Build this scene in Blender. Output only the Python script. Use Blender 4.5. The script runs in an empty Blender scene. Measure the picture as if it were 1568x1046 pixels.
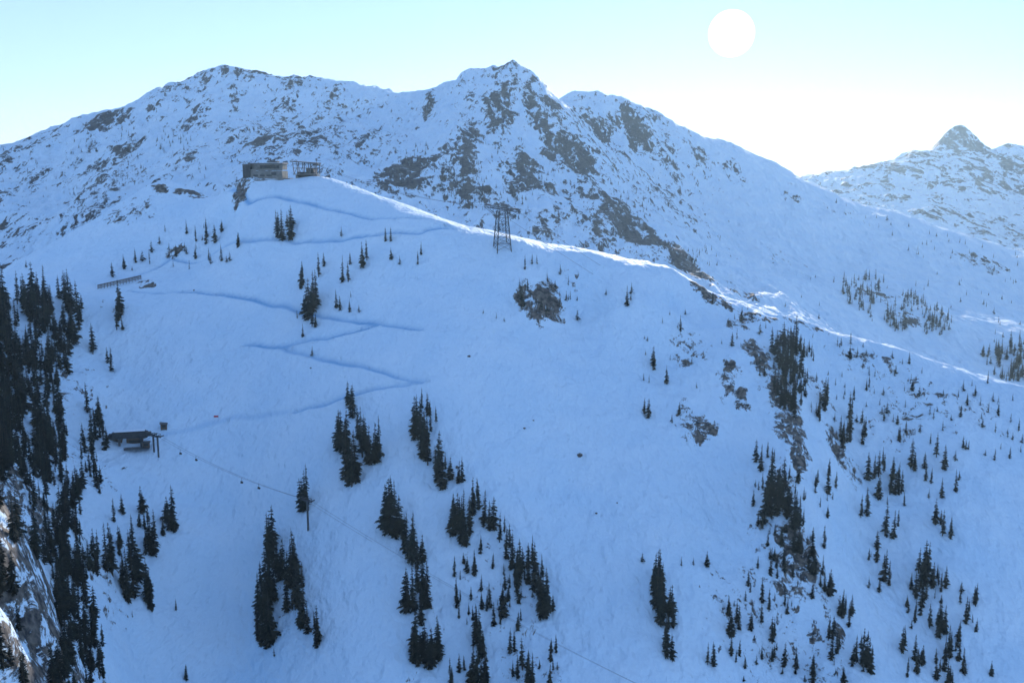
import bpy, bmesh, math, random
import numpy as np
from mathutils import Vector, Matrix
random.seed(7); rng=np.random.RandomState(11)
sc=bpy.context.scene
# ---------------------------------------------------------------- image pixel to camera ray helpers
F=1524.4; TH=math.atan(258/F); S_,C_=math.sin(TH),math.cos(TH)
def sight(px,py):
    """camera ray through an image pixel as (x,z) slope per metre of y"""
    u=px-784.; w=523.-py
    yy=F*C_+w*S_
    return u/yy,(-F*S_+w*C_)/yy
def P(px,py,y):
    a,b=sight(px,py); return (a*y,y,b*y)
# ---------------------------------------------------------------- noise
def _h(ix,iy,s):
    h=(ix.astype(np.int64)*374761393+iy.astype(np.int64)*668265263+s*974634777)&0xffffffff
    h=((h^(h>>13))*1274126177)&0xffffffff
    h=h^(h>>16)
    return (h&0xffff).astype(np.float32)/32767.5-1
def vn(x,y,s):
    ix=np.floor(x);iy=np.floor(y);fx=(x-ix).astype(np.float32);fy=(y-iy).astype(np.float32)
    fx=fx*fx*fx*(fx*(fx*6-15)+10);fy=fy*fy*fy*(fy*(fy*6-15)+10)
    a=_h(ix,iy,s);b=_h(ix+1,iy,s);c=_h(ix,iy+1,s);d=_h(ix+1,iy+1,s)
    return (a+(b-a)*fx)+((c+(d-c)*fx)-(a+(b-a)*fx))*fy
def fbm(x,y,s,o=5,g=.5):
    r=0;a=1;t=0
    for i in range(o):
        r=r+a*vn(x*2**i+i*17.3,y*2**i-i*9.1,s+i);t+=a;a*=g
    return r/t
def ridged(x,y,s,o=5,g=.5):
    r=0;a=1;t=0
    for i in range(o):
        r=r+a*(1-2*np.abs(vn(x*2**i+i*7.3,y*2**i-i*3.1,s+i)));t+=a;a*=g
    return r/t
def sstep(a,b,x):
    t=np.clip((x-a)/(b-a),0,1);return t*t*(3-2*t)
# ---------------------------------------------------------------- height field
class Field:
    def __init__(s,ctrl,y0,y1,ny,u0,u1,nu,c):
        C=np.array(ctrl,float);xy=C[:,:2]/1000;c=c/1000
        N=len(C)
        D=np.sqrt(((xy[:,None]-xy[None])**2).sum(-1)+c*c)
        A=np.zeros((N+3,N+3));A[:N,:N]=D-np.eye(N)*1e-4;A[:N,N]=1;A[:N,N+1:]=xy;A[N,:N]=1;A[N+1:,:N]=xy.T
        w=np.linalg.lstsq(A,np.r_[C[:,2],0,0,0],rcond=None)[0]
        s.y0,s.y1,s.ny,s.u0,s.u1,s.nu=y0,y1,ny,u0,u1,nu
        yy=y0*(y1/y0)**(np.arange(ny)/(ny-1));uu=np.linspace(u0,u1,nu)
        s.yy,s.uu=yy,uu
        Y,U=np.meshgrid(yy,uu,indexing='ij');s.Y=Y.ravel();s.X=(U*Y).ravel()
        Z=np.empty(len(s.X))
        for i in range(0,len(Z),40000):
            x=(s.X[i:i+40000]/1000).astype(np.float32);y=(s.Y[i:i+40000]/1000).astype(np.float32)
            d=np.sqrt((x[:,None]-xy[None,:,0].astype(np.float32))**2+(y[:,None]-xy[None,:,1].astype(np.float32))**2+np.float32(c*c))
            Z[i:i+40000]=d.astype(np.float64)@w[:N]+w[N]+w[N+1]*x+w[N+2]*y
        s.Z=Z
    def hit(s,px,py):
        a,b=sight(px,py)
        j=(a-s.u0)/(s.u1-s.u0)*(s.nu-1)
        if j<0 or j>=s.nu-1:return None
        j0=int(j);f=j-j0;Z=s.Z.reshape(s.ny,s.nu)
        col=Z[:,j0]*(1-f)+Z[:,j0+1]*f
        d=col-b*s.yy
        k=np.argmax(d>0)
        if d[k]<=0:return None
        if k==0:return (a*s.yy[0],s.yy[0],col[0])
        t=-d[k-1]/(d[k]-d[k-1]);y=s.yy[k-1]+(s.yy[k]-s.yy[k-1])*t
        return (a*y,y,b*y)
    def steep(s):
        Z=s.Z.reshape(s.ny,s.nu);X=s.X.reshape(s.ny,s.nu);Y=s.Y.reshape(s.ny,s.nu)
        gx=np.gradient(Z,axis=1)/np.gradient(X,axis=1)
        dzi=np.gradient(Z,axis=0);gy=(dzi-gx*np.gradient(X,axis=0))/np.gradient(Y,axis=0)
        return np.hypot(gx,gy).ravel()
    def blobs(s,lst,kx,ky,seed):
        r=np.zeros(len(s.X))
        wx=s.X+fbm(s.X/40,s.Y/40,seed,3)*18*kx;wy=s.Y+fbm(s.X/40,s.Y/40,seed+9,3)*18*ky
        for px,py,rx,ry,st in lst:
            h=s.hit(px,py)
            if h is None:continue
            q=((wx-h[0])/(rx*kx))**2+((wy-h[1])/(ry*ky))**2
            r=np.maximum(r,st*np.exp(-q*q*.7))
        return r
    def mesh(s,name,mat,attrs):
        me=bpy.data.meshes.new(name);n=s.ny*s.nu
        me.vertices.add(n);me.vertices.foreach_set('co',np.stack([s.X,s.Y,s.Z],1).astype(np.float32).ravel())
        i,j=np.meshgrid(np.arange(s.ny-1),np.arange(s.nu-1),indexing='ij');a=(i*s.nu+j).ravel()
        q=np.stack([a,a+1,a+s.nu+1,a+s.nu],1).astype(np.int32)
        me.loops.add(q.size);me.loops.foreach_set('vertex_index',q.ravel())
        me.polygons.add(len(q));me.polygons.foreach_set('loop_start',np.arange(0,q.size,4,dtype=np.int32))
        me.polygons.foreach_set('use_smooth',np.ones(len(q),bool))
        me.update(calc_edges=True)
        for k,v in attrs.items():
            at=me.attributes.new(k,'FLOAT','POINT');at.data.foreach_set('value',v.astype(np.float32))
        me.materials.append(mat)
        o=bpy.data.objects.new(name,me);sc.collection.objects.link(o);return o
def dens(line,step):
    out=[]
    for a,b in zip(line[:-1],line[1:]):
        a=np.array(a);b=np.array(b);n=max(1,int(np.linalg.norm((b-a)[:2])/step))
        for k in range(n):out.append(tuple(a+(b-a)*k/n))
    out.append(tuple(line[-1]));return out
# ---------------------------------------------------------------- materials
def newmat(name):
    m=bpy.data.materials.new(name);m.use_nodes=True;nt=m.node_tree
    return m,nt,nt.nodes['Principled BSDF']
def simple(name,col,rough=.7,metal=0,nscale=.6,namp=.35):
    m,nt,b=newmat(name);N=nt.nodes;L=nt.links
    tc=N.new('ShaderNodeTexCoord');no=N.new('ShaderNodeTexNoise');no.inputs['Scale'].default_value=nscale;no.inputs['Detail'].default_value=6
    L.new(tc.outputs['Object'],no.inputs['Vector'])
    r=N.new('ShaderNodeValToRGB');e=r.color_ramp.elements
    e[0].position=.3;e[1].position=.7
    e[0].color=tuple(c*(1-namp) for c in col)+(1,);e[1].color=tuple(min(1,c*(1+namp)) for c in col)+(1,)
    L.new(no.outputs['Fac'],r.inputs[0]);L.new(r.outputs[0],b.inputs['Base Color'])
    b.inputs['Roughness'].default_value=rough;b.inputs['Metallic'].default_value=metal
    return m
def snowmat(name,sc_,rockcol,rockcol2,bumps,ani=(1,.45,1),gain=.32):
    m,nt,b=newmat(name);N=nt.nodes;L=nt.links
    tc=N.new('ShaderNodeTexCoord')
    mp=N.new('ShaderNodeMapping');mp.inputs['Scale'].default_value=ani;L.new(tc.outputs['Object'],mp.inputs[0])
    n1=N.new('ShaderNodeTexNoise');n1.inputs['Scale'].default_value=1/sc_;n1.inputs['Detail'].default_value=8;n1.inputs['Roughness'].default_value=.76;n1.inputs['Distortion'].default_value=.4
    L.new(mp.outputs[0],n1.inputs['Vector'])
    at=N.new('ShaderNodeAttribute');at.attribute_name='rock'
    mu=N.new('ShaderNodeMath');mu.operation='MULTIPLY_ADD';mu.inputs[1].default_value=gain;L.new(at.outputs['Fac'],mu.inputs[0]);L.new(n1.outputs['Fac'],mu.inputs[2])
    rp=N.new('ShaderNodeValToRGB');rp.color_ramp.elements[0].position=.74;rp.color_ramp.elements[1].position=.785;L.new(mu.outputs[0],rp.inputs[0])
    n2=N.new('ShaderNodeTexNoise');n2.inputs['Scale'].default_value=2.6/sc_;n2.inputs['Detail'].default_value=8;L.new(tc.outputs['Object'],n2.inputs['Vector'])
    rc=N.new('ShaderNodeValToRGB');rc.color_ramp.elements[0].position=.38;rc.color_ramp.elements[1].position=.68
    rc.color_ramp.elements[0].color=rockcol+(1,);rc.color_ramp.elements[1].color=rockcol2+(1,);L.new(n2.outputs['Fac'],rc.inputs[0])
    # packed snow on the cat roads, cut-bank shade painted in as dark blue
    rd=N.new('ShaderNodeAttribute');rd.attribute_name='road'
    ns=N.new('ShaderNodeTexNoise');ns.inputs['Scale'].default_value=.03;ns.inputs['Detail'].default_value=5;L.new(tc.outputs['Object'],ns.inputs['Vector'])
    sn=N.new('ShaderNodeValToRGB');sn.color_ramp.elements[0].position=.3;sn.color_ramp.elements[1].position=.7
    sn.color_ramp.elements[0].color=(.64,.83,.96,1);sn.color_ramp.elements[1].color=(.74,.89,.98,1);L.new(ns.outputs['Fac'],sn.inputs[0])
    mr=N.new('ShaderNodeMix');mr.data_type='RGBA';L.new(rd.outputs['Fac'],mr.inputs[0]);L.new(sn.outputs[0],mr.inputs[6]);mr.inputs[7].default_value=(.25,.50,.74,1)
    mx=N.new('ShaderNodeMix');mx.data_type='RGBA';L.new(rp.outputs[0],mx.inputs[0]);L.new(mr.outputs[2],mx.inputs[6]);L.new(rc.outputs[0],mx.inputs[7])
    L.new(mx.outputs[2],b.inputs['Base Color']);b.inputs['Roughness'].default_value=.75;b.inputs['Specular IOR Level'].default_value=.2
    prev=None
    for scale,dist,an in bumps:
        mpp=N.new('ShaderNodeMapping');mpp.inputs['Scale'].default_value=an;mpp.inputs['Rotation'].default_value=(0,0,.35);L.new(tc.outputs['Object'],mpp.inputs[0])
        nb=N.new('ShaderNodeTexNoise');nb.inputs['Scale'].default_value=1/scale;nb.inputs['Detail'].default_value=2.5;nb.inputs['Distortion'].default_value=0;L.new(mpp.outputs[0],nb.inputs['Vector'])
        bp=N.new('ShaderNodeBump');bp.inputs['Strength'].default_value=1;bp.inputs['Distance'].default_value=dist;L.new(nb.outputs['Fac'],bp.inputs['Height'])
        if prev:L.new(prev.outputs[0],bp.inputs['Normal'])
        prev=bp
    bp=N.new('ShaderNodeBump');bp.inputs['Distance'].default_value=sc_*.15;L.new(mu.outputs[0],bp.inputs['Height']);L.new(rp.outputs[0],bp.inputs['Strength']);L.new(prev.outputs[0],bp.inputs['Normal'])
    L.new(bp.outputs[0],b.inputs['Normal'])
    return m
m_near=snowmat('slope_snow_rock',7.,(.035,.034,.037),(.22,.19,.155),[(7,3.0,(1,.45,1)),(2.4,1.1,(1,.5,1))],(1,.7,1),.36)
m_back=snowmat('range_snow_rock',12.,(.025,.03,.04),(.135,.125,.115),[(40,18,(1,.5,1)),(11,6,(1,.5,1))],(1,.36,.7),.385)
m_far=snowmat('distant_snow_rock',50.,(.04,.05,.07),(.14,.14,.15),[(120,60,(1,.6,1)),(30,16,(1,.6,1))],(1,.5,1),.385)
# ---------------------------------------------------------------- NEAR MOUNTAIN
shoulder=[(-150,500,790),(-80,470,800),(0,425,830),(60,387,850),(125,352,870),(190,310,890),(235,281,900),(300,300,880),(345,293,850),(372,277,840),(400,274,836),(445,273,830),(490,269,825)]
crest=[(490,269,825),(560,292,815),(640,320,800),(700,341,790),(800,363,775),(900,385,760),(1030,412,740),(1075,440,725),(1160,470,705),(1220,490,700),(1330,525,690),(1450,560,680),(1568,592,670),(1700,628,655),(1900,690,640)]
ctl=[]
L1=dens([P(*p) for p in shoulder],30);L2=dens([P(*p) for p in crest],25)
for L_ in (L1,L2[1:]):
    for p in L_:
        ctl.append(p)
        for dy,dz in((18,-1.5),(60,-14),(160,-62),(380,-190)):
            ctl.append((p[0]+dy*.12,p[1]+dy,p[2]+dz))
for px in range(500,1060,35):
    yc=np.interp(px,[c[0] for c in crest],[c[2] for c in crest]);pc=np.interp(px,[c[0] for c in crest],[c[1] for c in crest])
    k_=np.interp(px,[480,620,740,900,1060],[.45,1.0,1.1,.75,.55])
    wv=1+.22*math.sin(px*.05)
    ctl.append(P(px,pc+8.5*k_*wv,yc-(58*np.interp(px,[480,600,700,1060],[.25,.6,1,1])*k_*wv)))
def face(px,py,dk=0):
    K=np.interp(px,[200,340,550,780,1030,1330,1600],[472,462,441,437,445,472,490])+dk
    a,b=sight(px,py);y=K/(.53-b);return (a*y,y,b*y)
for py in (480,540,600,670,740,810,880,960,1046,1150):
    for px in (340,440,550,660,780,900,1030,1120,1210,1330,1450,1600,1750):
        if py<560 and px>1040: 
            cy=np.interp(px,[c[0] for c in crest],[c[1] for c in crest])
            if py<cy+45: continue
        spine=[(1130,490),(1165,560),(1200,640),(1215,720),(1230,820),(1250,900),(1290,1000),(1330,1150)]
        sx=np.interp(py,[s[1] for s in spine],[s[0] for s in spine])
        dk=-20*math.exp(-((px-sx)/55)**2)+10*math.exp(-((px-sx-140)/70)**2)+6*math.exp(-((px-sx+130)/80)**2)
        dk+=6*math.sin(px*.013+py*.004)
        ctl.append(face(px,py,dk))
for p in [(400,330),(500,350),(600,392),(700,408),(820,435),(940,455),(1020,470)]:ctl.append(face(*p,-8))
# left shoulder front, lift bench, gully and wooded spur
for p in [(230,330,850),(150,390,800),(60,430,770),(230,405,790),(300,400,790),(340,345,815),(300,450,720),(200,447,720),(120,447,705),(60,452,680),(0,462,640),(-80,470,600),(-200,470,540),
          (250,520,662),(180,560,638),(120,520,640),(60,540,600),(0,560,560),(-150,560,470),(250,600,612),(180,640,588),(250,672,570),(200,690,556),(150,690,545),(100,640,560),(60,660,510),(0,650,480),
          (270,760,530),(200,760,516),(130,760,480),(60,760,410),(0,720,385),(-120,720,330),(300,850,492),(240,900,464),(180,900,432),(120,900,385),(60,880,325),(0,820,290),(-120,850,250),
          (300,1000,443),(230,1046,412),(170,1046,366),(120,1046,310),(60,1046,262),(0,1000,235),(-120,1050,205),(280,1200,375),(180,1200,330),(60,1250,230),(-100,1300,180)]:
    ctl.append(P(*p))
near=Field(ctl,175,1250,820,-.74,.74,1040,14)
X,Y=near.X,near.Y
leftside=sstep(-60,-260,X+ (Y-500)*.45)
near.Z+=fbm(X/70,Y/110,5,4)*2.6*sstep(1500,600,Y)
rockN=[(830,470,26,26,1),(800,450,12,20,.9),(845,490,20,14,1),(870,440,18,18,.5),
 (1130,495,20,25,.75),(1160,540,22,30,.85),(1200,620,20,35,.9),(1215,690,22,30,.85),(1195,650,22,30,.85),(1110,590,18,20,.8),(1135,620,14,15,.85),(1060,540,40,25,.65),(1040,640,16,20,.7),(1068,662,26,14,.85),(1230,855,20,24,.9),(1210,890,18,24,.8),
 (1290,705,22,18,.8),(1210,520,30,15,.7),(1260,610,30,30,.6),(1090,460,40,14,.85),(1060,440,20,10,.9),(1160,485,40,10,.8),(1240,505,40,10,.7),(1330,560,60,18,.65),(1400,610,60,35,.6),(1480,640,60,35,.5),(1370,660,40,30,.55),(1200,760,20,40,.6),
 (375,290,16,14,1),(462,268,22,6,.9),(390,276,40,5,.8),(240,290,24,14,1),(290,297,34,14,1),(310,303,24,10,1),(130,345,24,14,1),(265,385,24,8,.8),(225,437,16,10,.9),(200,330,60,30,.65),(360,262,30,8,.7),
 (10,740,60,60,.82),(30,830,60,70,.84),(50,930,60,70,.84),(40,1010,70,60,.84),(0,900,60,60,.84),(0,690,40,30,.8),(90,1000,40,60,.7),(60,560,90,70,.5),(100,700,50,90,.5),(110,850,50,80,.55),(180,470,30,20,.5),
 (770,900,60,50,.45),(800,1000,50,50,.45),(1150,960,60,50,.48),(640,1000,30,40,.4),(430,930,25,40,.45),(1240,960,50,50,.58),(1200,840,40,50,.58)]
rk=near.blobs(rockN,.47,.75,31)
near.Z+=rk*(ridged(X/16,Y/16,51,4)*3.2+1.2)
near.Z+=leftside*(ridged(X/30,Y/40,77,4)*2.5+ridged(X/8,Y/8,79,3)*1.3*sstep(450,330,Y))
mog=sstep(-60,40,X)*.65+.3
near.Z+=fbm(X/9,Y/14,61,3)*1.2*mog
near.Z+=fbm((X+Y*.3)/5.2,(Y-X*.3)/8.5,66,2)*.95*mog*sstep(740,640,Y)+fbm(X/4.6,Y/7.5,67,2)*.2*sstep(640,740,Y)
roads=[[(335,300),(380,313),(500,322),(600,336),(695,349)],
 [(700,352),(640,358),(560,364),(450,376),(330,387),(260,397),(225,418),(150,436)],
 [(205,447),(300,448),(370,456),(440,471),(500,488),(560,497),(640,507)],
 [(575,502),(510,518),(440,530),(378,530)],[(425,533),(480,550),(560,568),(645,586)],
 [(648,587),(590,594),(540,608),(500,622),(455,631)],[(250,668),(300,655),(360,643),(440,633)]]
rd=np.zeros(len(X));dz=np.zeros(len(X))
for k,r in enumerate(roads):
    pts=[near.hit(*p) for p in r]
    pts=[p for p in pts if p]
    xs=[p[0] for p in pts];ys=[p[1] for p in pts]
    msk=(X>min(xs)-12)&(X<max(xs)+12)&(Y>min(ys)-15)&(Y<max(ys)+15)
    xm=X[msk]+fbm(X[msk]/25,Y[msk]/25,91,2)*2;ym=Y[msk]+fbm(X[msk]/22,Y[msk]/22,92,2)*2.5;b=np.full(len(xm),1e9);s_=np.zeros(len(xm))
    for a,c in zip(pts[:-1],pts[1:]):
        dx,dy=c[0]-a[0],c[1]-a[1];l2=dx*dx+dy*dy
        t=np.clip(((xm-a[0])*dx+(ym-a[1])*dy)/l2,0,1)
        ex=xm-(a[0]+t*dx);ey=ym-(a[1]+t*dy);d=np.hypot(ex,ey)
        u=d<b;b[u]=d[u];s_[u]=np.sign(ey[u])
    wd=2.6
    win=1-sstep(wd,wd+1.8,b)
    if k==6: win*=.0
    nz=dz[msk];nz2=-.5*b*s_*win-.45*win;upd=np.abs(nz2)>np.abs(nz);nz[upd]=nz2[upd];dz[msk]=nz
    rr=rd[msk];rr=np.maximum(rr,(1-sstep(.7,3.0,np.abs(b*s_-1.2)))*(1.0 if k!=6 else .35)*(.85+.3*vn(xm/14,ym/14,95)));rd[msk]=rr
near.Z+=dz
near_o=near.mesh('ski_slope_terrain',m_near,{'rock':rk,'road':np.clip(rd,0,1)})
# ---------------------------------------------------------------- BACK RANGE
sky1=[(-300,330,1850),(-150,270,1900),(0,232,1950),(60,208,2000),(120,190,2050),(180,172,2080),(215,150,2100),(245,140,2120),(265,143,2130),(300,122,2150),(335,107,2160),(360,110,2165),(400,121,2180),(450,126,2200),(520,129,2230),(590,136,2250),(630,139,2250),(680,123,2230),(730,112,2200),(770,107,2170),(800,107,2150),(820,122,2130),(858,152,2080),(885,190,2000),(900,245,1850),(930,280,1780),(1000,345,1600),(1060,395,1450),(1110,430,1350),(1150,460,1280),(1200,500,1200)]
sky2=[(850,158,2480),(870,150,2500),(900,149,2500),(945,148,2500),(975,165,2500),(1010,178,2520),(1060,200,2560),(1120,225,2620),(1170,252,2680),(1200,269,2700),(1240,290,2700),(1300,318,2650),(1400,340,2550),(1480,362,2450),(1568,388,2350),(1700,425,2250),(1900,480,2150)]
cb=[]
for k,p in enumerate(dens([P(*p) for p in sky1[:21]],45)):
    cb.append(p)
    for dy,dz_ in((90,-25),(300,-140),(800,-350)):
        if not(p[0]>-20 and dy>200): cb.append((p[0],p[1]+dy,p[2]+dz_))
cb+=dens([P(*p) for p in sky1[20:]],45)
for p in dens([P(*p) for p in sky2],60):
    cb.append(p)
    for dy,dz_ in((100,-30),(350,-150),(800,-380)):cb.append((p[0]+dy*.3,p[1]+dy,p[2]+dz_))
for p in [(-200,420,1300),(0,330,1500),(0,400,1300),(120,330,1400),(240,275,1480),(300,275,1480),(370,262,1520),(500,265,1560),(600,300,1500),(700,330,1450),(800,350,1400),(870,370,1370),(950,405,1320),(1040,440,1240),
          (500,340,1250),(800,430,1200),(200,400,1200),(1000,490,1130),(640,400,1150),
          (450,200,1900),(560,205,1880),(250,220,1820),(150,260,1750),(50,270,1750),(-100,320,1650),(700,200,1850),(740,270,1620),(820,230,1820),(840,310,1520),(640,240,1700),(350,190,1840),(365,235,1660),(505,225,1690),(505,245,1630),(570,250,1700),(655,180,2000),(600,180,2050),(720,160,2020),(760,230,1750),(300,180,1960),(420,170,2040),
          (1200,430,1800),(1180,380,2000),(1300,400,2080),(1400,430,1950),(1500,470,1800),(1568,520,1550),(1400,520,1500),(1300,500,1430),(1250,485,1360),(1160,350,2130),(1100,320,2180),(1050,300,2180),(1000,250,2250),(950,200,2330),(1120,400,1800),(1060,350,1900),(990,290,2050),(930,230,2200),(1568,450,2000),(1700,600,1400),(1800,520,1800),(1330,440,1760),(1400,472,1640),(1450,500,1570),(1260,450,1620),(1450,600,1250),(1250,560,1100)]:
    cb.append(P(*p))
back=Field(cb,1050,3600,680,-.74,.74,1060,30)
X,Y=back.X,back.Y
rg=ridged(X/190+fbm(X/300,Y/300,3,2)*.6,Y/480,101,6,.58)
rg2=ridged(X/75+fbm(X/90,Y/120,8,3)*.5,Y/230,171,5,.6)
left=sstep(500,150,X-(Y-1500)*.25)
bowl=sstep(150,500,X-(Y-1500)*.05)
back.Z+=rg*(22*(1-bowl)+11*bowl)-4
back.Z+=rg2*(11*(1-bowl)+6*bowl)
back.Z+=fbm(X/60,Y/90,131,4)*5
rockB=[(40,222,60,12,.7),(100,200,60,12,.75),(160,190,50,14,.7),(215,210,30,30,.65),(185,250,40,30,.55),(245,190,40,25,.6),(60,280,70,22,.6),(130,270,50,25,.6),(20,310,50,18,.5),(100,310,60,20,.5),
 (340,185,28,45,.8),(375,225,35,25,.85),(330,130,30,20,.65),(290,190,30,40,.6),(400,150,40,25,.5),(500,235,22,18,.95),(455,235,25,15,.85),(530,155,45,15,.65),(600,165,60,20,.55),(650,180,18,40,.65),(600,210,40,20,.5),
 (640,270,50,32,.85),(690,245,45,30,.85),(735,215,35,35,.8),(765,165,25,40,.8),(800,130,40,25,.75),(780,255,40,30,.8),(825,285,40,25,.8),(850,190,35,40,.8),(885,215,22,60,.85),(700,290,50,22,.8),(740,320,40,14,.6),(860,240,30,30,.75),(870,300,30,25,.55),
 (915,195,40,25,.85),(960,200,50,25,.85),(1000,225,40,25,.75),(960,165,30,10,.7),(940,310,28,40,.85),(970,350,35,35,.85),(1010,370,35,25,.85),(1050,395,30,20,.85),(1095,430,30,15,.85),(1130,450,20,10,.9),(900,330,30,20,.6),(900,290,30,30,.6),
 (1060,235,40,20,.65),(1130,265,40,15,.6),(1210,300,40,12,.6),(1300,330,50,12,.5),(1340,450,45,18,.75),(1420,485,50,18,.75),(1200,400,60,30,.45),(1500,400,60,20,.55),(580,290,40,15,.6),(260,250,60,25,.5)]
rb=back.blobs(rockB,1.35,3.6,201)
back.Z+=rb*ridged(X/28,Y/60,151,4)*5.5
sp=back.steep()
rb=np.maximum(rb*(.88+.8*fbm(X/40,Y/150,211,3)+.3*rg2),(.42+.34*rg2+.25*fbm(X/120,Y/200,215,3))*left)
rb=rb+sstep(.75,1.5,sp)*(.2*(1-bowl)+.2*bowl)-.12*sstep(.45,.2,sp)
back.mesh('mountain_range',m_back,{'rock':np.clip(rb,0,.92),'road':rb*0})
# ---------------------------------------------------------------- DISTANT PEAKS
sky3=[(1000,300,6200),(1100,290,6200),(1195,285,6100),(1230,279,6000),(1310,266,6000),(1370,246,6000),(1420,237,6000),(1445,214,6000),(1470,200,6000),(1490,213,6000),(1505,236,5900),(1530,228,5850),(1550,219,5800),(1568,225,5800),(1650,215,5800),(1800,250,5800)]
cf=[]
for p in dens([P(*p) for p in sky3],90):
    cf.append(p)
    for dy,dz_ in((250,-90),(900,-350),(1800,-600)):cf.append((p[0],p[1]+dy,p[2]+dz_))
for p in [(1250,320,4600),(1350,300,5000),(1440,265,5350),(1500,295,4900),(1568,290,5200),(1450,350,4200),(1568,380,3900),(1700,360,4300),(1350,380,3600),(1200,340,4400),(1100,340,4400),(1250,400,3400),(1475,240,5600),(1420,275,5300),(1800,350,4500),(1000,350,4400)]:cf.append(P(*p))
far=Field(cf,3200,8200,330,.1,.85,620,60)
X,Y=far.X,far.Y
rgf=ridged(X/520+fbm(X/700,Y/700,4,2)*.6,Y/800,301,6,.6)
rgf2=ridged(X/170+fbm(X/200,Y/200,14,2)*.6,Y/330,331,5,.6)
far.Z+=rgf*42+rgf2*24-8
cr=np.clip((far.Z+150)/250,0,1);sp=far.steep()
far.mesh('distant_mountain_peaks',m_far,{'rock':np.clip(.44+.35*rgf2+.10*cr+.1*sstep(.6,1.2,sp),0,.8),'road':X*0})
# low horizon hills + valley floor reaching the horizon
ch=[]
for k in range(-14,15):
    x=k*1800;ch.append((x,20000,40+70*math.sin(k*1.7)+30*math.sin(k*.6)));ch.append((x,15000,-420));ch.append((x,25000,-420));ch.append((x,11000,-640))
hz=Field(ch,10500,26000,60,-.9,.9,300,500)
hz.Z+=ridged(hz.X/2400,hz.Y/3000,401,4)*80
hz.mesh('horizon_hills',m_far,{'rock':hz.X*0+.3,'road':hz.X*0})
me=bpy.data.meshes.new('valley_ground');s=60000
me.from_pydata([(-s,-s,-650),(s,-s,-650),(s,s,-650),(-s,s,-650)],[],[(0,1,2,3)]);me.materials.append(m_far)
o=bpy.data.objects.new('valley_ground',me);sc.collection.objects.link(o)
# ---------------------------------------------------------------- TREES
def treemat(name,c0,c1):
    m,nt,b=newmat(name);N=nt.nodes;L=nt.links
    tc=N.new('ShaderNodeTexCoord');no=N.new('ShaderNodeTexNoise');no.inputs['Scale'].default_value=14;no.inputs['Detail'].default_value=4
    L.new(tc.outputs['Object'],no.inputs['Vector'])
    r=N.new('ShaderNodeValToRGB');e=r.color_ramp.elements;e[0].position=.35;e[1].position=.68;e[0].color=c0+(1,);e[1].color=c1+(1,)
    L.new(no.outputs['Fac'],r.inputs[0])
    oi=N.new('ShaderNodeObjectInfo');h=N.new('ShaderNodeHueSaturation');L.new(r.outputs[0],h.inputs['Color'])
    ma=N.new('ShaderNodeMath');ma.operation='MULTIPLY_ADD';ma.inputs[1].default_value=.8;ma.inputs[2].default_value=.6;L.new(oi.outputs['Random'],ma.inputs[0]);L.new(ma.outputs[0],h.inputs['Value'])
    mh=N.new('ShaderNodeMath');mh.operation='MULTIPLY_ADD';mh.inputs[1].default_value=-.08;mh.inputs[2].default_value=.51;L.new(oi.outputs['Random'],mh.inputs[0]);L.new(mh.outputs[0],h.inputs['Hue'])
    L.new(h.outputs[0],b.inputs['Base Color']);b.inputs['Roughness'].default_value=.9;b.inputs['Specular IOR Level'].default_value=.1
    return m
m_tree=treemat('spruce_needles',(.010,.016,.019),(.034,.042,.034));m_bark=simple('spruce_bark',(.05,.04,.032),.9,0,20)
def conifer(seed,width,levels=38,bare=.04,gap=.1,simplef=False):
    r=random.Random(seed);V=[];Fc=[];M=[]
    n=6
    for k,(z,rad) in enumerate([(-.06,.016),(.3,.012),(.7,.006),(1,.001)]):
        for i in range(n):a=2*math.pi*i/n;V.append((rad*math.cos(a),rad*math.sin(a),z))
    for k in range(3):
        for i in range(n):Fc.append((k*n+i,k*n+(i+1)%n,(k+1)*n+(i+1)%n,(k+1)*n+i));M.append(1)
    lobe=r.uniform(0,6.28)
    for i in range(levels):
        t=bare+(1-bare)*(i+r.random())/levels
        env=width*min(1,(1-t)**.72*1.05+.03)*(.6+.4*min(1,(t-bare)/.12))*r.uniform(.65,1.22)
        if r.random()<gap:env*=.5
        nb=int(4+4*(1-t)) if not simplef else 4
        for k in range(nb):
            a=r.uniform(0,6.283);ln=env*r.uniform(.55,1.15)*(1+.2*math.cos(a-lobe))
            dr=r.uniform(.25,.65) if t<.85 else r.uniform(-.3,.2)
            ca,sa=math.cos(a),math.sin(a);z0=t
            def pt(s,side,dz=0):
                rr=ln*s;return (rr*ca-side*sa,rr*sa+side*ca,z0-dr*rr*(.5+.5*s)+dz)
            st=4 if not simplef else 2
            for q in range(st):
                s0=q/st;s1=min(1,s0+1.5/st);w=ln*.42*(1-.65*s0)*r.uniform(.7,1.2)
                for sd in(-1,1):
                    b=len(V);V.append(pt(s0,0));V.append(pt(s1,0,.004));V.append(pt((s0+s1)/2+.18,sd*w,-w*r.uniform(.3,.9)));Fc.append((b,b+1,b+2));M.append(0)
            b=len(V);V.append(pt(0,0));V.append(pt(.6,0,-ln*.35));V.append(pt(1.08,0));Fc.append((b,b+1,b+2));M.append(0)
    me=bpy.data.meshes.new('spruce_%d'%seed);me.from_pydata(V,[],Fc);me.materials.append(m_tree);me.materials.append(m_bark)
    me.polygons.foreach_set('material_index',M);me.update();return me
big=[conifer(i,w,40,b,g) for i,(w,b,g) in enumerate([(.11,.03,.1),(.13,.05,.15),(.09,.02,.08),(.14,.06,.2),(.105,.12,.3),(.09,.04,.15),(.12,.03,.25)])]
small=[conifer(20+i,w,24,.03,.15,True) for i,w in enumerate([.14,.12,.17,.10])]
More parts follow.
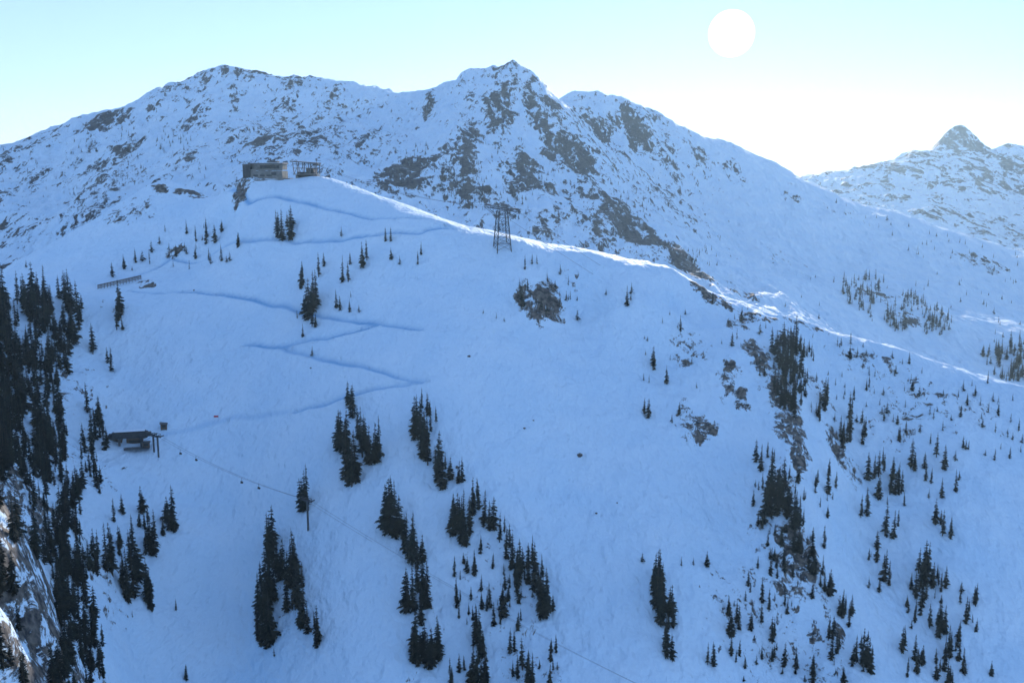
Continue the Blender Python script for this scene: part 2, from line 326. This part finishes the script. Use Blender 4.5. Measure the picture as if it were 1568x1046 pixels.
def put(px,py,hp,parent=None,fields=(near,back)):
    h=None
    for fl in fields:
        h=fl.hit(px,py)
        if h:break
    if not h:return
    x,y,z=h;D=y*C_-z*S_;H=hp/F*D*1.08
    me=random.choice(big if hp>=18 else small)
    o=bpy.data.objects.new('spruce_tree' if parent is None else 'tree',me);sc.collection.objects.link(o)
    w=random.uniform(.85,1.3)*(1.13 if hp>=18 else 1.25)
    o.location=(x,y,z-.01*H-.2);o.scale=(H*w,H*w,H);o.rotation_euler=(random.uniform(-.03,.03),random.uniform(-.03,.03),random.uniform(0,6.28))
    if parent:o.parent=parent
def group(name):
    e=bpy.data.objects.new(name,None);sc.collection.objects.link(e);return e
T=[(432,368,45),(445,368,45),(426,347,22),(440,347,22),(523,362,15),(590,370,22),(598,370,22),(599,398,18),(612,405,14),(555,410,38),(645,390,20),(640,405,20),(463,420,20),(463,438,36),(488,424,36),(525,432,40),(536,405,18),(472,490,50),(480,478,60),(484,460,45),(478,500,35),(464,516,20),(455,487,12),(515,472,28),(521,475,22),(535,478,20),(550,478,12),(537,455,10),
(804,413,22),(815,404,16),(822,404,14),(838,430,14),(858,420,16),(870,436,14),(800,470,40),(808,447,20),(845,440,12),(960,468,30),(966,460,12),(1042,508,26),(1000,560,30),(1020,588,28),(993,640,30),(1040,635,20),(928,452,10),(760,488,10),(740,480,8),(772,492,8),
(172,424,22),(190,412,22),(208,402,22),(218,400,16),(290,412,14),(320,400,20),(340,400,16),(352,400,14),(300,370,24),(316,374,26),(330,372,28),(340,355,18),(365,374,18),(270,388,14),(283,385,14),(170,568,36),(40,410,12),(478,545,16),
(545,740,80),(530,735,90),(540,640,50),(530,700,70),(555,700,75),(565,712,60),(575,708,60),(522,690,60),(548,672,50),(538,620,30),(536,742,60),(560,690,50),
(635,668,60),(655,636,35),(645,702,70),(655,712,60),(668,738,55),(672,710,50),(678,750,55),(690,735,35),(703,735,30),(660,660,30),(650,680,50),(638,640,36),(707,738,38),
(597,818,85),(605,790,55),(612,818,60),(622,845,60),(633,860,70),(640,870,50),
(693,790,35),(700,815,60),(712,835,55),(724,790,60),(732,780,45),(742,800,50),(755,810,50),(765,830,45),(775,855,50),(785,870,55),(795,885,60),(736,848,30),(755,870,25),(808,870,40),(820,880,50),(818,905,45),(706,830,70),(718,820,50),
(830,945,70),(838,935,50),(826,915,45),(852,998,30),(632,935,75),(655,930,70),(645,950,60),(636,1000,70),(650,1010,60),(672,1010,60),(690,1050,45),(735,1000,70),(728,985,55),(750,930,40),(745,1060,70),(725,1046,60),(810,1055,60),(800,1025,50),(780,1000,40),(770,925,30),(793,965,30),(660,1020,60),(632,1015,60),(640,905,60),
(410,860,75),(413,925,80),(405,960,80),(395,980,60),(413,985,70),(400,990,50),(433,885,60),(445,900,65),(455,930,70),(465,955,70),(472,970,50),(485,975,50),(488,985,40),(440,935,50),(420,870,45),(450,880,60),(408,900,60),(462,900,40),
(470,780,70),(467,770,50),(265,808,65),(258,800,40),(205,915,100),(228,925,70),(190,895,50),(172,880,80),(232,850,60),(222,810,30),(250,820,35),(150,860,50),(270,935,20),(230,930,60),(285,1040,25),(203,945,12),(420,1005,15),(210,890,80),
(1005,930,80),(1012,955,75),(1028,945,50),(1020,1005,60),(1000,900,40),(983,860,15),(1043,865,15),(1062,865,14),(1083,868,25),(1092,1020,40),(1150,965,30),(1008,900,60),(1030,960,45),
(1165,720,40),(1180,760,70),(1170,800,60),(1190,790,70),(1205,790,60),(1215,810,60),(1225,800,40),(1200,750,50),(1175,700,25),(1178,790,50),(1196,770,50),
(1270,910,40),(1262,905,35),(1290,945,35),(1300,960,40),(1320,680,40),(1345,730,40),(1365,750,50),(1375,745,30),(1327,790,45),(1355,820,50),(1368,825,45),(1443,820,40),(1455,825,35),(1355,890,50),(1402,915,40),(1415,890,65),(1420,880,50),(1447,900,35),(1437,975,60),(1470,925,30),(1385,985,30),(1452,1000,45),(1475,1030,40),(1320,1020,60),(1310,1010,40),(1333,1030,45),(1245,1045,45),(1268,980,40),(1330,858,20),(1483,935,20),(1518,1035,25),(1408,905,50),(1428,900,40),(1405,1030,40),(1450,1050,45),(1290,940,40)]
gm=group('distant_spruce_stand')
for px,py,hp in T:
    put(px,py,hp,None if hp>=50 else gm)
    if hp>=30:   # the stands are dense clumps
        for _ in range(1 if hp<60 else 2): put(px+random.uniform(-9,9),py+random.uniform(-20,8),hp*random.uniform(.5,.95),gm)
def inpoly(x,y,poly):
    c=False;n=len(poly)
    for i in range(n):
        x1,y1=poly[i];x2,y2=poly[(i+1)%n]
        if (y1>y)!=(y2>y) and x<(x2-x1)*(y-y1)/(y2-y1)+x1:c=not c
    return c
def scatter(name,poly,n,h0,h1,fields=(near,back),clump=0.):
    e=group(name);xs=[p[0] for p in poly];ys=[p[1] for p in poly];k=0;tries=0
    while k<n and tries<n*60:
        tries+=1
        x=random.uniform(min(xs),max(xs));y=random.uniform(min(ys),max(ys))
        if not inpoly(x,y,poly):continue
        if clump and float(vn(np.array([x/28.]),np.array([y/45.]),len(name))[0])<clump-1+random.uniform(0,.3):continue
        put(x,y,h0+(h1-h0)*random.random()**1.4,e,fields);k+=1
NF=(near,);BF=(back,)
scatter('spruce_forest',[(-60,475),(100,455),(135,500),(120,600),(85,680),(110,800),(130,900),(165,1010),(150,1080),(95,1060),(85,900),(40,760),(-60,690)],420,26,66,NF,.6)
scatter('spruce_forest',[(-60,690),(40,760),(85,900),(95,1060),(-60,1080)],40,40,80,NF,.8)
scatter('spruce_forest',[(-60,470),(80,460),(120,500),(100,640),(60,700),(-60,700)],220,24,52,NF)
scatter('spruce_forest',[(100,460),(195,470),(190,500),(150,600),(165,680),(150,800),(160,880),(90,900),(60,650)],130,16,48,NF,.8)
scatter('spruce_forest',[(170,760),(270,800),(240,930),(180,900)],16,30,55,NF)
scatter('ridge_spruce_trees',[(1130,500),(1230,520),(1290,600),(1320,700),(1260,680),(1190,620)],100,18,44,NF,.7)
scatter('ridge_spruce_trees',[(1050,445),(1230,500),(1560,600),(1568,720),(1300,680),(1100,540)],130,8,22,NF)
scatter('ridge_spruce_trees',[(1180,690),(1250,700),(1300,760),(1260,900),(1180,900),(1150,760)],65,12,34,NF)
scatter('ridge_spruce_trees',[(1220,820),(1420,870),(1500,1046),(1120,1046),(1080,930)],95,10,42,NF,.8)
scatter('ridge_spruce_trees',[(1300,640),(1480,700),(1500,1000),(1330,860)],40,14,48,NF,.9)
scatter('slope_spruce_trees',[(690,860),(830,880),(860,1046),(700,1046)],65,10,42,NF,.9)
scatter('slope_spruce_trees',[(980,480),(1060,480),(1090,680),(990,690)],18,6,14,NF)
scatter('slope_spruce_trees',[(250,350),(370,345),(370,400),(190,420)],26,7,22,NF)
scatter('slope_spruce_trees',[(790,420),(880,420),(890,495),(790,490)],18,8,18,NF)
scatter('valley_spruce_trees',[(1290,430),(1350,425),(1460,490),(1450,515),(1370,510),(1290,460)],210,8,17,BF,.8)
scatter('valley_spruce_trees',[(1500,545),(1568,525),(1600,590),(1530,585)],80,12,28,BF)
scatter('valley_spruce_trees',[(1200,420),(1568,410),(1568,540),(1200,480)],50,5,11,BF)
scatter('valley_spruce_trees',[(1250,300),(1568,395),(1568,440),(1400,400)],40,5,9,BF)
scatter('mountainside_spruce_trees',[(560,290),(640,220),(760,220),(850,270),(800,340),(640,300)],200,5,10,BF,.9)
scatter('mountainside_spruce_trees',[(0,230),(200,190),(400,220),(350,270),(200,290),(0,320)],150,4,9,BF,.9)
scatter('mountainside_spruce_trees',[(900,290),(960,260),(1150,440),(1040,400)],60,5,10,BF,.9)
# ---------------------------------------------------------------- STRUCTURES
m_conc=simple('weathered_concrete',(.21,.20,.175),.85,0,.25)
m_dark=simple('dark_steel',(.035,.04,.045),.7,.0,1)
m_steel=simple('galvanised_steel',(.07,.08,.09),.6,.1,1)
m_glass=simple('window_glass',(.012,.02,.025),.35,0,.3)
m_roof=simple('roof_membrane',(.10,.10,.10),.8,0,.4)
m_wood=simple('timber',(.12,.08,.055),.85,0,1)
m_snow=simple('roof_snow',(.8,.88,.94),.7,0,.3,.04)
m_red=simple('red_fabric',(.6,.04,.03),.7,0,1)
m_rock=simple('boulder_stone',(.10,.09,.085),.9,0,.8)
def rootobj(name,loc,yaw=0):
    e=bpy.data.objects.new(name,None);e.location=loc;e.rotation_euler=(0,0,yaw);sc.collection.objects.link(e);return e
def part(name,parent,mat,boxes=(),beams=(),bev=0):
    V=[];Fc=[]
    def addbox(M,sx,sy,sz):
        b=len(V)
        for dx in(-.5,.5):
            for dy in(-.5,.5):
                for dz_ in(-.5,.5):V.append(tuple(M@Vector((dx*sx,dy*sy,dz_*sz))))
        for f in((0,1,3,2),(4,6,7,5),(0,4,5,1),(2,3,7,6),(0,2,6,4),(1,5,7,3)):Fc.append(tuple(b+i for i in f))
    for bx in boxes:
        c,sz=bx[0],bx[1];R=Matrix.Rotation(bx[2],4,bx[3]) if len(bx)>2 else Matrix()
        addbox(Matrix.Translation(c)@R,*sz)
    for a,c,w in beams:
        a=Vector(a);c=Vector(c);d=c-a;q=d.to_track_quat('Z','Y').to_matrix().to_4x4()
        addbox(Matrix.Translation((a+c)/2)@q,w,w,d.length)
    me=bpy.data.meshes.new(name);me.from_pydata(V,[],Fc);me.materials.append(mat);me.update()
    o=bpy.data.objects.new(name,me);sc.collection.objects.link(o);o.parent=parent
    if bev:
        md=o.modifiers.new('b','BEVEL');md.width=bev;md.segments=2
    return o
# summit lodge
x,y,z=P(401,276,834)
e=rootobj('summit_lodge',(x,y+6,z-1),math.radians(-6))
part('walls',e,m_conc,[((3,6,4.2),(27,15,8.4)),((3,7.5,11.6),(26,12,4.6)),((-5.5,1.1,12),(5,1,4)),((13,-2.2,2.4),(9,3,4.8)),((3,-1.8,9.1),(28,.5,1.0))],bev=.1)
part('glass_tower',e,m_glass,[((-13.6,5,6),(6,14,14))])
part('windows',e,m_glass,[((-2.2+i*3.3,1.35,11.6),(2.7,.35,2.6)) for i in range(5)]+[((-6+i*5.6,-1.6,4.6),(4.0,.3,1.3)) for i in range(3)]+[((9.5,-1.6,5.4),(4.2,.3,3.6))])
part('window_frames',e,m_dark,[((-.55+i*3.3,1.2,11.6),(.35,.5,3)) for i in range(5)]+[((-16.7+i*2.05,-2.1,6),(.3,.3,14)) for i in range(4)]+[((-13.6,-2.12,2+i*4),(6.2,.34,.3)) for i in range(4)])
part('roof',e,m_roof,[((2.6,6.5,14.3),(29,15,.8)),((-13.6,5,13.4),(7,15,.7)),((7,7,15.6),(8,5,1.8))],bev=.08)
part('roof_snow',e,m_snow,[((2.6,6.5,14.86),(28,14,.3))])
part('terrace',e,m_conc,[((19,2,1.2),(9,10,2.4)),((3,-5,.6),(34,6.5,1.4))],beams=[((15+i*1.6,-2.8,2.4),(15+i*1.6,-2.8,3.6),.15) for i in range(6)]+[((15,-2.8,3.6),(23,-2.8,3.6),.15)])
# tram terminal
x,y,z=P(467,274,828)
e=rootobj('aerial_tram_terminal',(x,y+4,z-1),math.radians(-8))
part('machine_house',e,m_dark,[((-1,6,3.2),(14,9,6.4)),((3,6,8),(7,7,3.2))])
part('roof',e,m_roof,[((-1,3,14.2),(22,14,.9),math.radians(4),'Y'),((-1,3,12.8),(18,12,.5))])
part('deck',e,m_conc,[((0,2,4.6),(20,10,.8)),((-8,4,2),(2,7,4)),((8.5,4,2),(1.6,7,4))])
part('steel_frame',e,m_steel,beams=[((sx,yy,5),(sx*1.12,yy,14),.55) for sx in(-9,-4.5,0,4.5,9) for yy in(-2.5,7)]+[((-9,-2.5,5),(-4.5,-2.5,14),.35),((9,-2.5,5),(4.5,-2.5,14),.35),((-4.5,-2.5,5),(0,-2.5,14),.3),((4.5,-2.5,5),(0,-2.5,14),.3),((-10,-2.5,9.5),(10,-2.5,9.5),.45),((-10,7,9.5),(10,7,9.5),.45)])
part('cable_guides',e,m_dark,boxes=[((9,-1,12),(5,1.2,1)),((9,3.5,12),(5,1.2,1))],beams=[((11,-4,5),(11,-4,15.5),.25),((11,-4,15.5),(14.5,-4,15.5),.25)])
# tram tower
tx,ty,tz=near.hit(769,381)
e=rootobj('aerial_tram_tower',(tx,ty,tz-1),math.radians(18))
Ht=27;wb,wt=5.2,3.0;lat=[]
cs=[(-1,-1),(1,-1),(1,1),(-1,1)]
def lv(k,n=6):
    t=k/n;w=wb+(wt-wb)*t;return w,Ht*t
for a in cs:lat.append(((a[0]*wb,a[1]*wb,-2),(a[0]*wt,a[1]*wt,Ht),.5))
br=[]
for k in range(6):
    w0,z0=lv(k);w1,z1=lv(k+1)
    for i in range(4):
        a,b=cs[i],cs[(i+1)%4]
        br.append(((a[0]*w0,a[1]*w0,z0),(b[0]*w1,b[1]*w1,z1),.18));br.append(((b[0]*w0,b[1]*w0,z0),(a[0]*w1,a[1]*w1,z1),.18));br.append(((a[0]*w1,a[1]*w1,z1),(b[0]*w1,b[1]*w1,z1),.22))
part('legs',e,m_dark,beams=lat);part('bracing',e,m_dark,beams=br)
ca=[]
for yy in(-3.2,3.2):
    ca+=[((-12,yy,Ht+3),(12,yy,Ht-1),.5),((-12,yy,Ht+4.6),(12,yy,Ht+.6),.45),((-12,yy,Ht+3),(-wt,yy,Ht-4),.3),((12,yy,Ht-1),(wt,yy,Ht-5),.3)]
    ca+=[((-12+i*4,yy,Ht+4.6-i*.667),(-8+i*4,yy,Ht+2.33-i*.667),.24) for i in range(6)]
for xx in(-12,-6,0,6,12):ca.append(((xx,-4,Ht+3.8-(xx+12)/6),(xx,4,Ht+3.8-(xx+12)/6),.35))
part('crossarm',e,m_dark,beams=ca,boxes=[((-10,0,Ht+4.8),(1.8,8,.45)),((10,0,Ht+1.5),(1.8,8,.45))])
# cables
def cable(name,pts,rad,sag=0,parent=None):
    cu=bpy.data.curves.new(name,'CURVE');cu.dimensions='3D';cu.bevel_depth=rad;cu.bevel_resolution=1
    P_=[]
    for a,b in zip(pts[:-1],pts[1:]):
        a=Vector(a);b=Vector(b)
        for k in range(24):
            t=k/24;p=a.lerp(b,t);p.z-=sag*4*t*(1-t);P_.append(p)
    P_.append(Vector(pts[-1]))
    s=cu.splines.new('POLY');s.points.add(len(P_)-1)
    for q,p in zip(s.points,P_):q.co=(*p,1)
    cu.materials.append(m_dark);o=bpy.data.objects.new(name,cu);sc.collection.objects.link(o)
    if parent:o.parent=parent
    return o
gc=rootobj('aerial_tram_cables',(0,0,0))
A=Vector(P(480,250,828))
for sx in(-1,1):
    top=Vector((tx+sx*9,ty+sx*3,tz+Ht+1.5-sx*1.5))
    end=Vector((tx+260+sx*9,ty-10+sx*4,tz-120))
    cable('cable',[A+Vector((0,sx*3,0)),top,end],.07,7,gc)
# lift terminal on the bench
gx,gy,gz=near.hit(200,684)
e=rootobj('chairlift_terminal',(gx,gy,gz-.5),math.radians(14))
part('housing',e,m_dark,[((0,0,7.6),(20,5,3.2)),((0,0,9.5),(18,4,.8)),((-10.8,0,7.6),(1.8,4,2.2)),((10.8,0,7.6),(1.8,4,2.2))],bev=.5)
part('roof_snow',e,m_snow,[((0,0,10.05),(17,3.6,.3))])
part('columns',e,m_steel,beams=[((-6,0,-1),(-6,0,6.2),1.1),((6,0,-1),(6,0,6.2),1.1),((-6,-3,6),(-6,3,6),.5),((6,-3,6),(6,3,6),.5)])
part('operator_hut',e,m_wood,[((-8,6,2.4),(6,5,4.8)),((9,-3,1.6),(3.6,3.2,3.4)),((2,5,2.2),(9,4,4.4))])
part('hut_windows',e,m_glass,[((-8,3.45,3.2),(4,.12,1.4)),((9,-4.64,2.3),(2.4,.1,1.2)),((2,2.95,2.8),(6,.12,1.3))])
part('hut_roof',e,m_roof,[((-8,6,5.1),(7.4,6.4,.5),.12,'X'),((9,-3,3.5),(4.6,4.2,.3))])
part('loading_deck',e,m_steel,[((4,-4.5,.5),(14,4,.4))],beams=[((-3+i*2.4,-6.3,.7),(-3+i*2.4,-6.3,1.9),.12) for i in range(6)]+[((-3,-6.3,1.9),(9,-6.3,1.9),.12)])
bm=bmesh.new();bmesh.ops.create_cone(bm,cap_ends=True,segments=24,radius1=2.4,radius2=2.4,depth=.4);me=bpy.data.meshes.new('bullwheel');bm.to_mesh(me);bm.free();me.materials.append(m_steel)
o=bpy.data.objects.new('bullwheel',me);o.parent=e;o.location=(7,0,5.7);sc.collection.objects.link(o)
h=near.hit(251,656)
e=rootobj('patrol_hut',(h[0],h[1],h[2]-.4),.3)
part('walls',e,m_wood,[((0,0,1.6),(3.6,3.4,3.4))]);part('roof',e,m_roof,[((0,0,3.5),(4.6,4.4,.35),.15,'Y')]);part('window',e,m_glass,[((0,-1.75,2),(1.8,.1,1))]);part('legs',e,m_dark,beams=[((sx,sy,-1.5),(sx,sy,.1),.3) for sx in(-1.5,1.5) for sy in(-1.4,1.4)])
def lifttower(px,py,hpx):
    h=near.hit(px,py);D=h[1]*C_-h[2]*S_;H=hpx/F*D
    e=rootobj('chairlift_tower',(h[0],h[1],h[2]),math.radians(-35))
    part('mast',e,m_steel,beams=[((0,0,-1),(0,0,H),.75)])
    part('crossarm',e,m_steel,beams=[((-3.4,0,H-.4),(3.4,0,H-.4),.5)])
    part('sheaves',e,m_dark,boxes=[((sx,0,H+.1),(.5,4.2,.5)) for sx in(-3.2,3.2)],beams=[((-3.2,0,H),(-3.2,0,H+1.4),.2),((3.2,0,H),(3.2,0,H+1.4),.2),((-3.2,0,H+1.4),(3.2,0,H+1.4),.2)])
    return Vector((h[0],h[1],h[2]+H+.3))
t1=lifttower(243,700,34);t2=lifttower(472,812,48)
t1b=lifttower(236,692,26)
g2=rootobj('chairlift_cables',(0,0,0));st=Vector((gx,gy,gz+6))
hd=Vector(P(1200,1150,370))
side=Vector((math.cos(math.radians(-35)),math.sin(math.radians(-35)),0))*3.2
for sgn in(-1,1):
    cable('cable',[st+side*sgn*.7,t1+side*sgn,t2+side*sgn],.05,3.5,g2)
    cable('cable',[t2+side*sgn,hd],.04,6,g2)
def chair(p):
    e=rootobj('chairlift_chair',p,math.radians(-35))
    part('hanger',e,m_dark,beams=[((0,0,0),(0,0,-1.9),.1),((-.8,0,-1.9),(.8,0,-1.9),.1),((-.8,0,-1.9),(-.8,0,-2.9),.1),((.8,0,-1.9),(.8,0,-2.9),.1)])
    part('seat',e,m_dark,boxes=[((0,-.1,-2.9),(1.9,.6,.12)),((0,.25,-2.5),(1.9,.1,.7))])
for t in(.22,.64):
    for sgn in(-1,1):
        q=t+.03*sgn;p=t1.lerp(t2,q)+side*sgn;p.z-=3.5*4*q*(1-q);chair(p)
for sgn in(-1,1):
    q=.2+.03*sgn;p=t2.lerp(hd,q)+side*sgn;p.z-=6*4*q*(1-q);chair(p)
# snow fence below the shoulder
a=near.hit(150,443);b=near.hit(216,428)
if a and b:
    e=rootobj('snow_fence',a,math.atan2(b[1]-a[1],b[0]-a[0]));Lf=math.hypot(b[0]-a[0],b[1]-a[1]);dzf=b[2]-a[2]
    part('posts',e,m_wood,beams=[((Lf*i/14,0,dzf*i/14-1),(Lf*i/14,0,dzf*i/14+3.2),.25) for i in range(15)])
    part('rails',e,m_wood,beams=[((0,-.2,k),(Lf,-.2,dzf+k),.42) for k in(.8,1.6,2.4,3.0)])
# race banner
h=near.hit(331,640)
e=rootobj('red_safety_net',(h[0],h[1],h[2]),.1)
part('net',e,m_red,[((0,0,1),(2.6,.08,1.0))]);part('poles',e,m_steel,beams=[((-1.3,0,-.3),(-1.3,0,1.9),.09),((1.3,0,-.3),(1.3,0,1.9),.09)])
# boulders
def boulder(px,py,r):
    h=near.hit(px,py)
    if not h:return
    bm=bmesh.new();bmesh.ops.create_icosphere(bm,subdivisions=3,radius=r)
    sd=random.randint(0,999)
    for v in bm.verts:
        c=v.co;k=float(fbm(np.array([c.x/r*1.3+5]),np.array([c.y/r*1.3+c.z/r*2]),sd,4)[0]);v.co=c*(1+.45*k);v.co.z*=.75
    me=bpy.data.meshes.new('boulder');bm.to_mesh(me);bm.free();me.materials.append(m_rock)
    o=bpy.data.objects.new('boulder',me);o.location=(h[0],h[1],h[2]+r*.2);sc.collection.objects.link(o)
for b in [(888,698,1.5),(718,546,1.0),(913,786,.6),(476,564,.6),(803,656,.7),(817,644,.5),(297,445,.7),(700,716,1.0),(945,770,.45),(1037,636,.9)]:boulder(*b)
# ---------------------------------------------------------------- LIGHT
SUNAZ=math.atan2(sight(1120,50)[0],1);SUNEL=math.radians(10)
w=bpy.data.worlds.new('World');sc.world=w;w.use_nodes=True;nt=w.node_tree
bg=nt.nodes['Background'];sk=nt.nodes.new('ShaderNodeTexSky');sk.sky_type='NISHITA';sk.sun_disc=False
sk.sun_elevation=SUNEL;sk.sun_rotation=SUNAZ;sk.altitude=3000;sk.air_density=1.0;sk.dust_density=.2;sk.ozone_density=2.5
n1=nt.nodes.new('ShaderNodeVectorMath');n1.operation='SCALE';n1.inputs['Scale'].default_value=.15
gm_=nt.nodes.new('ShaderNodeGamma');gm_.inputs[1].default_value=.5
tn=nt.nodes.new('ShaderNodeVectorMath');tn.operation='MULTIPLY';tn.inputs[1].default_value=(.92/.15,1.10/.15,1.48/.15)
nt.links.new(sk.outputs[0],n1.inputs[0]);nt.links.new(n1.outputs[0],gm_.inputs[0]);nt.links.new(gm_.outputs[0],tn.inputs[0]);nt.links.new(tn.outputs[0],bg.inputs[0]);bg.inputs[1].default_value=.15
ld=bpy.data.lights.new('sun','SUN');ld.energy=5;ld.angle=math.radians(.5);ld.color=(1,.95,.87)
lo=bpy.data.objects.new('sun_light',ld);sc.collection.objects.link(lo)
d=Vector((math.sin(SUNAZ)*math.cos(SUNEL),math.cos(SUNAZ)*math.cos(SUNEL),math.sin(SUNEL)))
lo.rotation_euler=d.to_track_quat('Z','Y').to_euler()
# lens-flare ghost disc, added as a glowing sphere in the sky
bm=bmesh.new();bmesh.ops.create_uvsphere(bm,u_segments=48,v_segments=24,radius=1110);me=bpy.data.meshes.new('sun_disc')  # mesh of the added lens-flare ghost
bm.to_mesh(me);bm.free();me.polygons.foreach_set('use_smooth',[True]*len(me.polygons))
o=bpy.data.objects.new('sun',me);o.location=P(1120,52,50000);sc.collection.objects.link(o)  # added lens-flare ghost, not the sun itself
m=bpy.data.materials.new('flare_ghost_glow');m.use_nodes=True;nt=m.node_tree;nt.nodes.remove(nt.nodes['Principled BSDF'])
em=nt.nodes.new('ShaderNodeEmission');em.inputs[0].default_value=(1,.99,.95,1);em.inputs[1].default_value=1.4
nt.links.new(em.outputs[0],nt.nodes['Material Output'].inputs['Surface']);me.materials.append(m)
# thin mountain haze
bm=bmesh.new();bmesh.ops.create_cube(bm,size=1)
me=bpy.data.meshes.new('atmosphere_haze');bm.to_mesh(me);bm.free()
o=bpy.data.objects.new('atmosphere_haze',me);o.scale=(14000,9500,1150);o.location=(0,4300,-60);sc.collection.objects.link(o)
m=bpy.data.materials.new('haze');m.use_nodes=True;nt=m.node_tree;nt.nodes.remove(nt.nodes['Principled BSDF'])
vs=nt.nodes.new('ShaderNodeVolumeScatter');vs.inputs['Color'].default_value=(.55,.82,1,1);vs.inputs['Density'].default_value=4.8e-5;vs.inputs['Anisotropy'].default_value=.45
nt.links.new(vs.outputs[0],nt.nodes['Material Output'].inputs['Volume']);me.materials.append(m)
# ---------------------------------------------------------------- CAMERA
cd=bpy.data.cameras.new('camera');cd.lens=35;cd.sensor_width=36;cd.clip_end=120000;cd.clip_start=1
co=bpy.data.objects.new('camera',cd);sc.collection.objects.link(co);co.rotation_euler=(math.pi/2-TH,0,0);sc.camera=co
sc.view_settings.view_transform='Standard';sc.view_settings.look='None';sc.view_settings.exposure=0
